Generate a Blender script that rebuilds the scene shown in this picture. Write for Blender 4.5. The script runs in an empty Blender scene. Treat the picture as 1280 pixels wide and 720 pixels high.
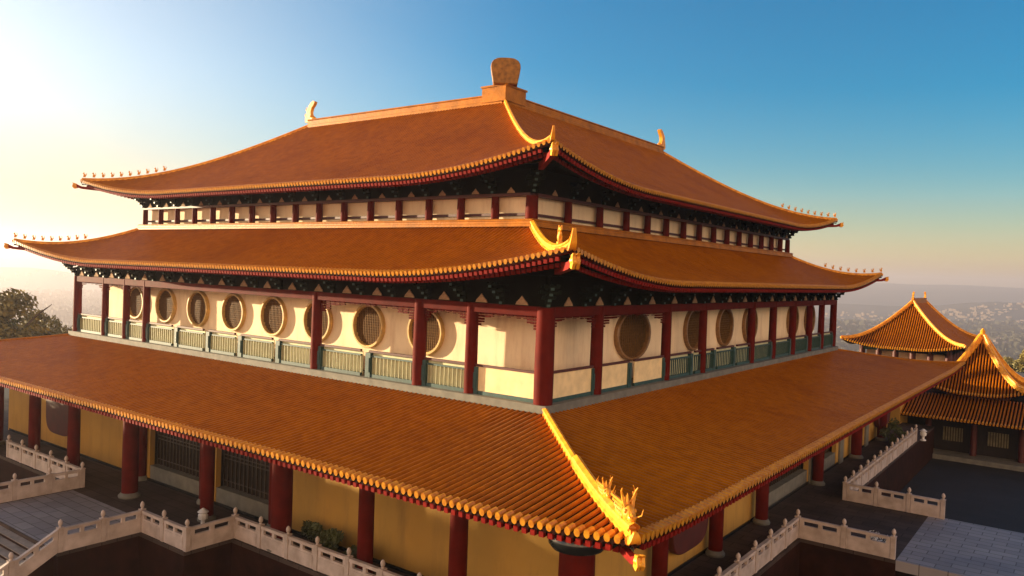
import bpy, bmesh, math, random
from mathutils import Vector, Matrix, noise
from math import radians as R, sin, cos, tan, pi, sqrt
random.seed(7)
S = bpy.context.scene
C = S.collection

# ---------------------------------------------------------------- camera, light, sky
YAW, PIT, ROL, FPX = 0.641, -0.0200, 0.036, 974.5
fw = Vector((-sin(YAW)*cos(PIT), cos(YAW)*cos(PIT), sin(PIT)))
r_ = Vector((cos(YAW), sin(YAW), 0)); u_ = r_.cross(fw)
rr = r_*cos(ROL) + u_*sin(ROL); uu = u_*cos(ROL) - r_*sin(ROL)
cam = bpy.data.objects.new('camera', bpy.data.cameras.new('camera')); C.objects.link(cam)
M = Matrix((rr, uu, -fw)).transposed().to_4x4(); M.translation = Vector((18.047, -26.605, 5.4))
cam.matrix_world = M
cam.data.sensor_width = 36; cam.data.lens = FPX/1280*36
cam.data.clip_start = .1; cam.data.clip_end = 60000
S.camera = cam

SUN_EL, SUN_AZ = 6.5, 17.0           # elevation; azimuth south of due west (-X), degrees
to_sun = Vector((-cos(R(SUN_AZ))*cos(R(SUN_EL)), -sin(R(SUN_AZ))*cos(R(SUN_EL)), sin(R(SUN_EL))))
w = bpy.data.worlds.new('World'); S.world = w; w.use_nodes = True
nt = w.node_tree; bg = nt.nodes['Background']
sky = nt.nodes.new('ShaderNodeTexSky'); sky.sky_type = 'NISHITA'; sky.sun_disc = False
sky.sun_elevation = R(SUN_EL); sky.sun_rotation = math.atan2(to_sun.x, to_sun.y)
sky.altitude = 200; sky.air_density = 1.0; sky.dust_density = 1.6; sky.ozone_density = 2.6
hs = nt.nodes.new('ShaderNodeHueSaturation'); hs.inputs['Saturation'].default_value = 1.45
hs.inputs['Hue'].default_value = .492
gm = nt.nodes.new('ShaderNodeGamma'); gm.inputs[1].default_value = 1.2
nt.links.new(sky.outputs[0], gm.inputs[0]); nt.links.new(gm.outputs[0], hs.inputs['Color']); 
# warm low horizon air all round, and an added, unseen bank of bright eastern cloud that fills the shaded side
def wn(kind, *ins, op=None):
    n = nt.nodes.new(kind)
    if op: n.operation = op
    for i, v in enumerate(ins):
        if v is None: continue
        if hasattr(v, 'is_linked'): nt.links.new(v, n.inputs[i])
        else: n.inputs[i].default_value = v
    return n
tcw = nt.nodes.new('ShaderNodeTexCoord'); dirv = wn('ShaderNodeVectorMath', tcw.outputs['Generated'], op='NORMALIZE').outputs[0]
sp = wn('ShaderNodeSeparateXYZ', dirv)
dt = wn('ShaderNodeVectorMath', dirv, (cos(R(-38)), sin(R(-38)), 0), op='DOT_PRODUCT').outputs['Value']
def ramp(v, a, b):
    m = nt.nodes.new('ShaderNodeMapRange'); m.interpolation_type = 'SMOOTHSTEP'; nt.links.new(v, m.inputs['Value'])
    m.inputs['From Min'].default_value = a; m.inputs['From Max'].default_value = b; return m.outputs[0]
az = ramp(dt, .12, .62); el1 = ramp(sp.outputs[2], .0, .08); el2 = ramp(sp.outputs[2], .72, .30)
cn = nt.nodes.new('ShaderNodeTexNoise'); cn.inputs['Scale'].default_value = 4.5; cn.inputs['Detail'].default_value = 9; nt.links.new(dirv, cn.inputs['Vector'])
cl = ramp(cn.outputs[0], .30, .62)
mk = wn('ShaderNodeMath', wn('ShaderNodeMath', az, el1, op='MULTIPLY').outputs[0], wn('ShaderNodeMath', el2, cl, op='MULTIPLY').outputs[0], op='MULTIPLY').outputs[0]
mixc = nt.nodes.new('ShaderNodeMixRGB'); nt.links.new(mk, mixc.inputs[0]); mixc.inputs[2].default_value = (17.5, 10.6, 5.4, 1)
hz = wn('ShaderNodeMath', ramp(sp.outputs[2], .17, .0), 2.0, op='POWER').outputs[0]
mixh = nt.nodes.new('ShaderNodeMixRGB'); mixh.blend_type = 'ADD'; nt.links.new(hz, mixh.inputs[0]); nt.links.new(hs.outputs[0], mixh.inputs[1]); mixh.inputs[2].default_value = (1.9, 1.15, .75, 1)
gs = ramp(wn('ShaderNodeVectorMath', dirv, tuple(to_sun), op='DOT_PRODUCT').outputs['Value'], .35, .95)
hs2 = nt.nodes.new('ShaderNodeHueSaturation'); hs2.inputs['Saturation'].default_value = .45; nt.links.new(mixh.outputs[0], hs2.inputs['Color'])
nt.links.new(ramp(wn('ShaderNodeVectorMath', dirv, tuple(to_sun), op='DOT_PRODUCT').outputs['Value'], .30, .85), hs2.inputs['Fac'])
gl = wn('ShaderNodeMath', ramp(sp.outputs[2], .24, .02), gs, op='MULTIPLY').outputs[0]
mixg = nt.nodes.new('ShaderNodeMixRGB'); mixg.blend_type = 'MULTIPLY'; nt.links.new(gl, mixg.inputs[0]); nt.links.new(hs2.outputs[0], mixg.inputs[1]); mixg.inputs[2].default_value = (.62, .40, .19, 1)
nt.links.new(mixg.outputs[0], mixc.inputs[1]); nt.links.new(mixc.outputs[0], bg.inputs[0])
bg.inputs[1].default_value = 0.068
sl = bpy.data.lights.new('sun', 'SUN'); sl.energy = 4.8; sl.angle = R(.5); sl.color = (1, .78, .48)
so = bpy.data.objects.new('sun', sl); C.objects.link(so)
so.rotation_euler = to_sun.to_track_quat('Z', 'Y').to_euler(); so.location = to_sun*200
S.view_settings.view_transform = 'Standard'; S.view_settings.look = 'None'
S.view_settings.gamma = 1; S.view_settings.use_curve_mapping = False
S.view_settings.exposure = 1.8
S.render.engine = 'CYCLES'
S.cycles.volume_bounces = 0; S.cycles.volume_step_rate = 4

# ---------------------------------------------------------------- materials
def mat(name, col, rough=.6, var=.25, scale=3.0, bump=0., bscale=30., coat=0., spec=.5, col2=None, detail=4, stretch=None, metal=0, stain=None, sscale=.25, sstretch=None, joints=None, tint=None):
    m = bpy.data.materials.new(name); m.use_nodes = True; t = m.node_tree; n = t.nodes; b = n['Principled BSDF']
    b.inputs['Roughness'].default_value = rough; b.inputs['Coat Weight'].default_value = coat
    b.inputs['Specular IOR Level'].default_value = spec; b.inputs['Metallic'].default_value = metal
    if tint: b.inputs['Specular Tint'].default_value = (*tint, 1)
    tc = n.new('ShaderNodeTexCoord'); mp = n.new('ShaderNodeMapping'); t.links.new(tc.outputs['Object'], mp.inputs[0])
    if stretch: mp.inputs['Scale'].default_value = stretch
    nz = n.new('ShaderNodeTexNoise'); nz.inputs['Scale'].default_value = scale; nz.inputs['Detail'].default_value = detail
    t.links.new(mp.outputs[0], nz.inputs['Vector'])
    cr = n.new('ShaderNodeValToRGB'); t.links.new(nz.outputs[0], cr.inputs[0])
    c2 = col2 or tuple(c*(1-var) for c in col); c1 = tuple(min(1, c*(1+var*.5)) for c in col)
    cr.color_ramp.elements[0].position = .32; cr.color_ramp.elements[1].position = .68
    cr.color_ramp.elements[0].color = (*c2, 1); cr.color_ramp.elements[1].color = (*c1, 1)
    last = cr.outputs[0]
    if stain:                      # broad weather stains with ragged edges
        m3 = n.new('ShaderNodeMapping'); t.links.new(tc.outputs['Object'], m3.inputs[0])
        if sstretch: m3.inputs['Scale'].default_value = sstretch
        n3 = n.new('ShaderNodeTexNoise'); n3.inputs['Scale'].default_value = sscale; n3.inputs['Detail'].default_value = 9; n3.inputs['Roughness'].default_value = .7; t.links.new(m3.outputs[0], n3.inputs['Vector'])
        r3 = n.new('ShaderNodeValToRGB'); r3.color_ramp.elements[0].position = .50; r3.color_ramp.elements[1].position = .72; t.links.new(n3.outputs[0], r3.inputs[0])
        r3.color_ramp.elements[1].color = (.75, .75, .75, 1)
        mx = n.new('ShaderNodeMixRGB'); t.links.new(r3.outputs[0], mx.inputs[0]); t.links.new(last, mx.inputs[1]); mx.inputs[2].default_value = (*stain, 1); last = mx.outputs[0]
    if joints:                     # stone slabs with dark joints, in plan
        bk = n.new('ShaderNodeTexBrick'); t.links.new(tc.outputs['Object'], bk.inputs['Vector']); bk.inputs['Scale'].default_value = 1
        bk.inputs['Brick Width'].default_value = joints[0]; bk.inputs['Row Height'].default_value = joints[1]; bk.inputs['Mortar Size'].default_value = .022; bk.offset = .5
        bk.inputs['Color1'].default_value = (1,1,1,1); bk.inputs['Color2'].default_value = (.72,.72,.74,1); bk.inputs['Mortar'].default_value = (.30,.28,.26,1)
        m4 = n.new('ShaderNodeMixRGB'); m4.blend_type = 'MULTIPLY'; m4.inputs[0].default_value = 1; t.links.new(last, m4.inputs[1]); t.links.new(bk.outputs[0], m4.inputs[2]); last = m4.outputs[0]
    t.links.new(last, b.inputs['Base Color'])
    if bump:
        n2 = n.new('ShaderNodeTexNoise'); n2.inputs['Scale'].default_value = bscale; t.links.new(mp.outputs[0], n2.inputs['Vector'])
        bp = n.new('ShaderNodeBump'); bp.inputs['Strength'].default_value = bump; bp.inputs['Distance'].default_value = .03
        t.links.new(n2.outputs[0], bp.inputs['Height']); t.links.new(bp.outputs[0], b.inputs['Normal'])
    return m
TILE = mat('glazed_tile', (.335, .101, .001), .36, .35, 2.2, .12, 14, spec=.2, tint=(1,.5,.1), col2=(.275, .076, .0008), detail=6, stain=(.215, .050, .001))
BED = mat('tile_bed', (.020, .0035, .001), .8, .3, 1.2, .2, 14, spec=.05, col2=(.014, .0025, .001), detail=8)
CAP = mat('sunlit_eave_tile', (.54, .24, .012), .35, .35, 6, spec=.4, col2=(.42, .14, .01))  # yellower than the tile rows: glow of grazing sun put into the glaze
RIDGE = mat('glazed_ridge', (.86, .38, .022), .4, .3, 2.5, .4, 9, spec=.35, col2=(.66, .23, .012))
ORNA = mat('glazed_ornament', (.34, .14, .02), .5, .4, 4, .6, 10, spec=.25)
RIDO = mat('glazed_main_ridge', (.40, .135, .006), .5, .3, 1.5, .5, 9, spec=.2, tint=(1,.5,.15))
REDC = mat('red_lacquer', (.105, .007, .004), .65, .25, 1.5, .1, 20, spec=.05, stain=(.11,.010,.006), sscale=1.5, sstretch=(1,1,.25))
REDD = mat('dark_red_paint', (.075, .008, .005), .6, .25, 2)
REDR = mat('rafter_red', (.22, .008, .004), .6, .2, 5, spec=.1)
GRN = mat('bracket_green', (.009, .014, .010), .85, .5, 3, spec=.05)
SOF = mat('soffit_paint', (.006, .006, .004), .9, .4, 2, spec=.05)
TEAL = mat('teal_paint', (.020, .065, .060), .5, .3, 3)
TEAL2 = mat('pale_teal_paint', (.20, .30, .24), .6, .5, 5, col2=(.5, .45, .33))
WALL = mat('cream_plaster', (.95, .74, .49), .85, .10, .7, .08, 25, stain=(.66,.43,.25), sscale=1.2, sstretch=(1,1,.18))
WALLY = mat('yellow_plaster', (.50, .275, .05), .85, .12, .35, .08, 25, col2=(.43, .23, .038), stain=(.30,.16,.035), sscale=.8, sstretch=(1,1,.2))
BALP = mat('baluster_ochre', (.34, .34, .20), .6, .2, 4)
PANEL2 = mat('pale_green_board', (.62, .60, .36), .7, .15, 2)
DIMW = mat('dim_window', (.22, .18, .09), .6, .3, 3)
PANEL = mat('pale_board', (.88, .66, .34), .7, .15, 2)
LITF = mat('sunlit_frame', (.66, .42, .13), .45, .2, 5, coat=.2)  # left window rings: sunlit yellow put into the brown-gold colour
DARKG = mat('dark_lattice_glass', (.13, .06, .016), .5, .5, 6, spec=.2)
LATT = mat('lattice_wood', (.17, .085, .022), .6, .3, 8, spec=.1)
DOORM = mat('door_wood', (.012, .006, .003), .8, .5, 3, stretch=(3, 3, .4))
DOORL = mat('door_lattice', (.05, .032, .016), .4, .5, 6)
BLACK = mat('black_lacquer', (.012, .013, .012), .22, .3, 5, coat=.6)
CURB = mat('grey_curb', (.17, .16, .13), .8, .25, 2, .2)
MARB = mat('white_marble', (.52, .42, .37), .6, .16, 1.6, .15, 20, col2=(.36, .28, .23))
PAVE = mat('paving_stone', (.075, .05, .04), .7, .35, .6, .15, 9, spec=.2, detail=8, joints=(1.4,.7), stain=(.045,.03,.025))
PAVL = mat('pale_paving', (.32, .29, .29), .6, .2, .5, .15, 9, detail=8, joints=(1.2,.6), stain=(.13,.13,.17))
PLIN = mat('brown_plinth', (.026, .008, .005), .8, .4, 1.2, .3, spec=.1, stain=(.010,.005,.003))
STEP = mat('stair_stone', (.30, .24, .19), .7, .3, 3, .2)
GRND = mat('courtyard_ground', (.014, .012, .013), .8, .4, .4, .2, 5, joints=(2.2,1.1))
LEAF = mat('leaves', (.075, .085, .022), .6, .6, .8, col2=(.035, .045, .014))
LEAF2 = mat('leaves_olive', (.22, .17, .03), .6, .5, .8, col2=(.05, .05, .015))
BARK = mat('bark', (.09, .06, .04), .9, .4, 4, .5)
PALE = mat('pale_stone', (.72, .70, .68), .6, .1, 4)
FLOW = mat('white_blossom', (.8, .78, .75), .7, .1, 4)

# ---------------------------------------------------------------- mesh helpers
class MB:
    def __init__(s): s.v = []; s.f = []; s.m = []; s.mi = 0
    def quad(s, *p):
        k = len(s.v); s.v += [tuple(q) for q in p]; s.f.append(tuple(range(k, k+len(p)))); s.m.append(s.mi)
    def box(s, x0, y0, z0, x1, y1, z1):
        k = len(s.v)
        s.v += [(x0,y0,z0),(x1,y0,z0),(x1,y1,z0),(x0,y1,z0),(x0,y0,z1),(x1,y0,z1),(x1,y1,z1),(x0,y1,z1)]
        for f in ((0,3,2,1),(4,5,6,7),(0,1,5,4),(1,2,6,5),(2,3,7,6),(3,0,4,7)): s.f.append(tuple(k+i for i in f)); s.m.append(s.mi)
    def lathe(s, prof, cx=0, cy=0, n=20):
        k = len(s.v)
        for r, z in prof:
            for i in range(n): a = 2*pi*i/n; s.v.append((cx+r*cos(a), cy+r*sin(a), z))
        for j in range(len(prof)-1):
            for i in range(n):
                i2 = (i+1) % n; s.f.append((k+j*n+i, k+j*n+i2, k+(j+1)*n+i2, k+(j+1)*n+i)); s.m.append(s.mi)
        s.f.append(tuple(k+i for i in range(n))[::-1]); s.m.append(s.mi)
        s.f.append(tuple(k+(len(prof)-1)*n+i for i in range(n))); s.m.append(s.mi)
    def grid(s, rows):            # list of equally long point lists
        k = len(s.v); n = len(rows[0])
        for r in rows: s.v += [tuple(p) for p in r]
        for j in range(len(rows)-1):
            for i in range(n-1):
                s.f.append((k+j*n+i, k+j*n+i+1, k+(j+1)*n+i+1, k+(j+1)*n+i)); s.m.append(s.mi)
    def sweep(s, path, prof, up=Vector((0,0,1)), scale=None, caps=True):   # prof: (side, up) closed loop
        rings = []
        for i, p in enumerate(path):
            p = Vector(p); a = Vector(path[max(0, i-1)]); b = Vector(path[min(len(path)-1, i+1)])
            t = (b-a).normalized(); sd = t.cross(up).normalized(); uq = sd.cross(t).normalized()
            q = scale[i] if scale else 1
            rings.append([p+sd*x*q+uq*y*q for x, y in prof])
        n = len(prof); k = len(s.v)
        for r in rings: s.v += [tuple(v) for v in r]
        for j in range(len(rings)-1):
            for i in range(n):
                i2 = (i+1) % n; s.f.append((k+j*n+i, k+j*n+i2, k+(j+1)*n+i2, k+(j+1)*n+i)); s.m.append(s.mi)
        if caps:
            s.f.append(tuple(k+i for i in range(n))[::-1]); s.m.append(s.mi)
            s.f.append(tuple(k+(len(rings)-1)*n+i for i in range(n))); s.m.append(s.mi)
    def blob(s, c, r, n=8, m=6):
        c = Vector(c); k = len(s.v)
        for j in range(m+1):
            a = pi*j/m
            for i in range(n): b = 2*pi*i/n; s.v.append((c.x+r[0]*sin(a)*cos(b), c.y+r[1]*sin(a)*sin(b), c.z+r[2]*cos(a)))
        for j in range(m):
            for i in range(n):
                i2 = (i+1) % n; s.f.append((k+j*n+i, k+(j+1)*n+i, k+(j+1)*n+i2, k+j*n+i2)); s.m.append(s.mi)
    def poly_extrude(s, pts, d):   # pts: 3-D loop, d: vector
        k = len(s.v); n = len(pts); d = Vector(d)
        s.v += [tuple(p) for p in pts] + [tuple(Vector(p)+d) for p in pts]
        s.f.append(tuple(k+i for i in range(n))[::-1]); s.m.append(s.mi); s.f.append(tuple(k+n+i for i in range(n))); s.m.append(s.mi)
        for i in range(n): i2 = (i+1) % n; s.f.append((k+i, k+i2, k+n+i2, k+n+i)); s.m.append(s.mi)
    def build(s, name, mats, parent=None, smooth=False, fix=True):
        me = bpy.data.meshes.new(name); me.from_pydata(s.v, [], s.f)
        for m in (mats if isinstance(mats, (list, tuple)) else [mats]): me.materials.append(m)
        me.polygons.foreach_set('material_index', s.m)
        if fix:
            bm = bmesh.new(); bm.from_mesh(me); bmesh.ops.recalc_face_normals(bm, faces=bm.faces); bm.to_mesh(me); bm.free()
        if smooth:
            me.polygons.foreach_set('use_smooth', [True]*len(me.polygons))
            me.set_sharp_from_angle(angle=R(40))
        o = bpy.data.objects.new(name, me); C.objects.link(o)
        if parent: o.parent = parent
        return o
def empty(name, loc=(0,0,0), rz=0):
    o = bpy.data.objects.new(name, None); C.objects.link(o); o.location = loc; o.rotation_euler = (0, 0, rz); o.empty_display_size = .5; return o
def tag(o, label, cat, group=None):
    o['label'] = label; o['category'] = cat
    if group: o['group'] = group
    return o
def setting(o, kind='structure'): o['kind'] = kind; return o
def cp(o, parent, loc=None, rz=None):
    c = o.copy(); C.objects.link(c); c.parent = parent
    if loc is not None: c.location = loc
    if rz is not None: c.rotation_euler = (0, 0, rz)
    for ch in o.children: cp(ch, c)
    return c

# ---------------------------------------------------------------- setting: ground, terrace, stairs, landings
ZG, ZL = -7.65, -10.6
def hgt(x, y):
    d = sqrt((x+10)**2+(y-20)**2)
    k = min(1, max(0, (d-120)/520)); k = k*k*(3-2*k)
    z = ZL - 125*k
    if k > 0:
        z += k*14*noise.noise(Vector((x/420, y/420, 0)))
    f = min(1, max(0, (d-4700)/2600)); f = f*f*(3-2*f)
    if f > 0:
        a = math.atan2(y-20, x+10)
        z += f*(165 + 48*noise.noise(Vector((cos(a)*4, sin(a)*4, 3.1))) + 22*noise.noise(Vector((cos(a)*13, sin(a)*13, 8.1))))
    g = max(0, 1-abs(d-4200)/900)
    if g > 0:
        a = math.atan2(y-20, x+10)
        z += g*g*(3-2*g)*(72+75*noise.noise(Vector((cos(a)*7, sin(a)*7, 11))))
    return z
mb = MB(); rings = []
rad = [0.01, 40, 80, 120, 150, 190, 240, 300, 370, 450, 560, 680, 850, 1050, 1300, 1600, 2000, 2500, 3000, 3500, 4000, 4500, 5000, 5600, 6300, 7000, 7700, 8300, 8800]
NA = 240
for rd in rad:
    rings.append([(-10+rd*cos(2*pi*i/NA), 20+rd*sin(2*pi*i/NA), hgt(-10+rd*cos(2*pi*i/NA), 20+rd*sin(2*pi*i/NA))) for i in range(NA+1)])
mb.grid(rings)
HILL = mat('valley_ground', (.075, .055, .038), .9, .4, .003, col2=(.040, .036, .024), detail=10)
setting(mb.build('terrain', HILL, smooth=True))
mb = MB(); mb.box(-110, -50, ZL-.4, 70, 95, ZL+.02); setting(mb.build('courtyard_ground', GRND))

TERR = [(-60,-5.9),(-27.6,-5.9),(-27.6,-11.0),(-18.0,-11.0),(-18.0,-7.35),(-14.1,-7.35),(-14.1,-4.95),(6.55,-4.95),(6.55,14.2),(11.0,14.2),(11.0,23.6),(6.55,23.6),(6.55,56),(-60,56)]
mb = MB()
mb.poly_extrude([(x, y, ZL-.3) for x, y in TERR], (0, 0, ZG-ZL+.3-.18))
setting(mb.build('terrace_plinth', PLIN))
mb = MB()
mb.poly_extrude([(x, y, ZG-.18) for x, y in TERR], (0, 0, .18))
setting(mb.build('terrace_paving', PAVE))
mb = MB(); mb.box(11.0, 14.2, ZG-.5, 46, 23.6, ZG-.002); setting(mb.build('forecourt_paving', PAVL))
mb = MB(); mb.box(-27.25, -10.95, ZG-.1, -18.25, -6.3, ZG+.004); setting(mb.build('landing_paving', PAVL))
mb = MB()
for i in range(16):
    y = -11.0-.36*i; z = ZG-.175*(i+1)
    mb.mi = 0; mb.box(-27.2, y-.36, ZL-.3, -18.4, y, z-.03)
    mb.mi = 1; mb.box(-27.2, y-.40, z-.03, -18.4, y, z)
setting(mb.build('stairs', [PLIN, STEP]))

# ---------------------------------------------------------------- roofs
PITCH = .25
class Roof:
    """Rectangular plan x[-W..0], y[0..D] grown by -i (inner) and e (eave)."""
    def __init__(s, W, D, inner, eave, zt, ze, lift, dl, ex, flare, conc, X0=0, Y0=0):
        s.__dict__.update(W=W, D=D, i=inner, e=eave, zt=zt, ze=ze, L=lift, dl=dl, ex=ex, fl=flare, cc=conc, X0=X0, Y0=Y0); s.S = inner+eave
    def zp(s, t):                    # t 0 at the top .. 1 at the eave
        q = 1-t
        return s.ze + (s.zt-s.ze)*((1-s.cc)*q + s.cc*q*q)
    def pt(s, side, q, o):           # q: distance along the eave from its first corner, o: distance in from the eave
        if side in (0, 2): Lg = s.W+2*s.e
        else: Lg = s.D+2*s.e
        t = 1-o/s.S
        k = max(0, 1-q/s.dl)**s.ex; k2 = max(0, 1-(Lg-q)/s.dl)**s.ex
        z = s.zp(t) + s.L*(k+k2)*max(0, t)**1.6
        f = s.fl*(k+k2)*max(0, t)**2
        al = q-s.e; out = s.e-o+f; al += s.fl*(k2-k)*max(0, t)**2
        if side == 0: p = (-al, -out)            # front: runs from x=0 corner to x=-W
        elif side == 1: p = (out, al)            # right: from y=0 to y=D
        elif side == 2: p = (-al, s.D+out)
        else: p = (-s.W-out, al)
        return Vector((p[0]+s.X0, p[1]+s.Y0, z))
    def length(s, side): return s.W+2*s.e if side in (0, 2) else s.D+2*s.e
    def build(s, parent, label=None, sides=(0,1,2,3), pitch=PITCH, n=12, rafters=True, soff_in=None, name='roof', joints=False):
        bed = MB(); til = MB(); cap = MB(); raf = MB(); sof = MB()
        prof = [(cos(a), sin(a)) for a in [pi*k/5 for k in range(6)]]
        for sd in sides:
            Lg = s.length(sd); N = int(Lg/pitch); pc = Lg/N; rows = []
            for j in range(N+1):
                q = j*pc; m = min(q, Lg-q, s.S)
                rows.append([s.pt(sd, q, m*(k/n)**1.0) for k in range(n+1)])
            bed.grid(rows)
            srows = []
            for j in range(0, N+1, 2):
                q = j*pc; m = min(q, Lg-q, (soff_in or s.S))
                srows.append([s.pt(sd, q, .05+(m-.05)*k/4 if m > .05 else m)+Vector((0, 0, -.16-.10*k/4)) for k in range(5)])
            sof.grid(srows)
            for j in range(N):
                q = (j+.5)*pc; m = min(q, Lg-q, s.S); nn = max(2, int((n if sd > 1 or not joints else max(n, s.S/.38))*m/s.S+.5))
                path = [s.pt(sd, q, m*k/nn) for k in range(nn+1)]
                rad = (.066 if pitch < .27 else .074) if pitch < .3 else .070*pitch/.25
                jj = Vector((0, 0, random.uniform(-.004, .004)))
                up = Vector((0, 0, 1)); rings = []
                for i, p in enumerate(path):
                    t = (path[min(nn, i+1)]-path[max(0, i-1)]).normalized(); sv = t.cross(up).normalized(); uv = sv.cross(t)
                    rings.append([p+jj+sv*rad*x+uv*(rad*1.55*y) for x, y in prof])
                if sd < 2 and joints:      # each tile slightly narrower at its upper end: a small step at every joint
                    for i in range(len(rings)-1):
                        a_, b_ = rings[i], rings[i+1]; ca = path[i]; cb = path[i+1]; g = 1.0
                        til.grid([[ca+(v-ca)*g for v in a_], [cb+(v-cb)*.955 for v in b_]])
                else: til.grid(rings)
                # eave cap: a fatter half-round over the last 0.3 m with a round end disc and a drip tile
                t = (path[1]-path[0]).normalized(); sv = t.cross(up).normalized(); uv = sv.cross(t)
                o = path[0]-t*.06+jj; r2 = rad*1.28
                a = [o+sv*r2*x+uv*(r2*1.75*y-.01) for x, y in prof]; b = [v+t*.33 for v in a]
                cap.grid([a, b])
                disc = [o+sv*r2*cos(2*pi*k/10)+uv*(r2*1.3*sin(2*pi*k/10)+.03) for k in range(10)]
                cap.quad(*disc)
                e0 = s.pt(sd, j*pc, 0); 
                dr = [e0+sv*.09-t*.03+Vector((0,0,.01)), e0-sv*.09-t*.03+Vector((0,0,.01)), e0-sv*.055-t*.04-Vector((0,0,.10)), e0-t*.045-Vector((0,0,.15)), e0+sv*.055-t*.04-Vector((0,0,.10))]
                cap.mi = 1; cap.quad(*dr); cap.mi = 0
                if rafters and (q > .5 and Lg-q > .5):
                    for lvl, (ins, dz, ln, sz) in enumerate(((.02, -.25, .9, .075), (.45, -.44, 1.1, .085))):
                        if m < ins+ln: ln = max(.3, m-ins-.05)
                        p0 = s.pt(sd, q, ins)+Vector((0,0,dz)); p1 = s.pt(sd, q, ins+ln)+Vector((0,0,dz-.02))
                        t2 = (p1-p0).normalized(); s2 = t2.cross(up).normalized()*sz; u2 = s2.cross(t2).normalized()*sz
                        A = [p0+s2+u2, p0-s2+u2, p0-s2-u2, p0+s2-u2]; B = [v+(p1-p0) for v in A]; Mi = [v+t2*.12 for v in A]
                        raf.mi = 0; raf.quad(*A)
                        for k in range(4):
                            raf.quad(A[k], A[(k+1)%4], Mi[(k+1)%4], Mi[k])
                        raf.mi = 1
                        for k in range(4): raf.quad(Mi[k], Mi[(k+1)%4], B[(k+1)%4], B[k])
            if rafters:   # red fascia board
                raf.mi = 0
                fr = []
                for j in range(0, N+1, 2):
                    a = s.pt(sd, j*pc, .16); b = s.pt(sd, j*pc, .22)
                    fr.append([a+Vector((0,0,-.02)), a+Vector((0,0,-.17)), b+Vector((0,0,-.17)), b+Vector((0,0,-.02))])
                raf.grid(fr)
        ro = bed.build(name, BED, parent, fix=False)
        til.build('tile_rows', TILE, ro, smooth=True, fix=False)
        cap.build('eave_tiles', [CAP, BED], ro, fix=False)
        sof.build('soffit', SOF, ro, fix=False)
        if rafters: raf.build('rafter_ends', [REDR, GRN], ro, fix=False)
        return ro
    def hip(s, corner, a=0.0, b=1.0, n=26):     # points from top to the eave tip; corner 0=(0,0) 1=(-W,0) 2=(0,D) 3=(-W,D)
        side, end = {0: (1, 0), 1: (0, 1), 2: (1, 1), 3: (2, 1)}[corner]
        Lg = s.length(side); out = []
        for k in range(n+1):
            o = s.S*(1-(a+(b-a)*k/n)); q = o if end == 0 else Lg-o
            out.append(s.pt(side, q, o))
        return out
RP = [(-.17,-.1),(.17,-.1),(.17,.1),(.11,.14),(.11,.30),(.17,.34),(.15,.42),(0,.50),(-.15,.42),(-.17,.34),(-.11,.30),(-.11,.14),(-.17,.1)]
def scaled(p, k, kz=None): return [(x*k, y*(kz or k)) for x, y in p]
def hipridge(path, parent, hook=0.0, k=1.0, name='hip_ridge', m=RIDGE):
    path = [p.copy() for p in path]
    sc = [1.0]*len(path)
    if hook:
        d = (path[-1]-path[-3]).normalized(); d.z = 0; d.normalize()
        base = path[-1]
        for i, (a, z, q) in enumerate(((.22,.12,.95),(.42,.34,.85),(.55,.62,.65),(.58,.95,.4))):
            path.append(base+d*a*hook*.7+Vector((0,0,z*hook))); sc.append(q)
    mb = MB(); mb.sweep(path, scaled(RP, k), scale=sc); return mb.build(name, m, parent, smooth=True)

def beast():
    mb = MB(); mb.box(-.11,-.06,0,.11,.06,.05)
    mb.blob((-.03,0,.17),(.09,.065,.13)); mb.blob((.05,0,.24),(.06,.05,.10)); mb.blob((.08,0,.37),(.075,.055,.065)); mb.blob((.15,0,.35),(.04,.03,.03))
    mb.sweep([(.07,.03,0.03),(.08,.03,.2)],[(-.02,-.02),(.02,-.02),(.02,.02),(-.02,.02)],up=Vector((1,0,0)))
    mb.sweep([(.07,-.03,0.03),(.08,-.03,.2)],[(-.02,-.02),(.02,-.02),(.02,.02),(-.02,.02)],up=Vector((1,0,0)))
    mb.sweep([(-.10,0,.1),(-.17,0,.22),(-.15,0,.36),(-.10,0,.42)],[(-.02,-.02),(.02,-.02),(.02,.02),(-.02,.02)],up=Vector((0,1,0)))
    mb.box(.04,-.05,.41,.08,-.02,.47); mb.box(.04,.02,.41,.08,.05,.47)
    return mb
BEAST = beast()
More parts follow.
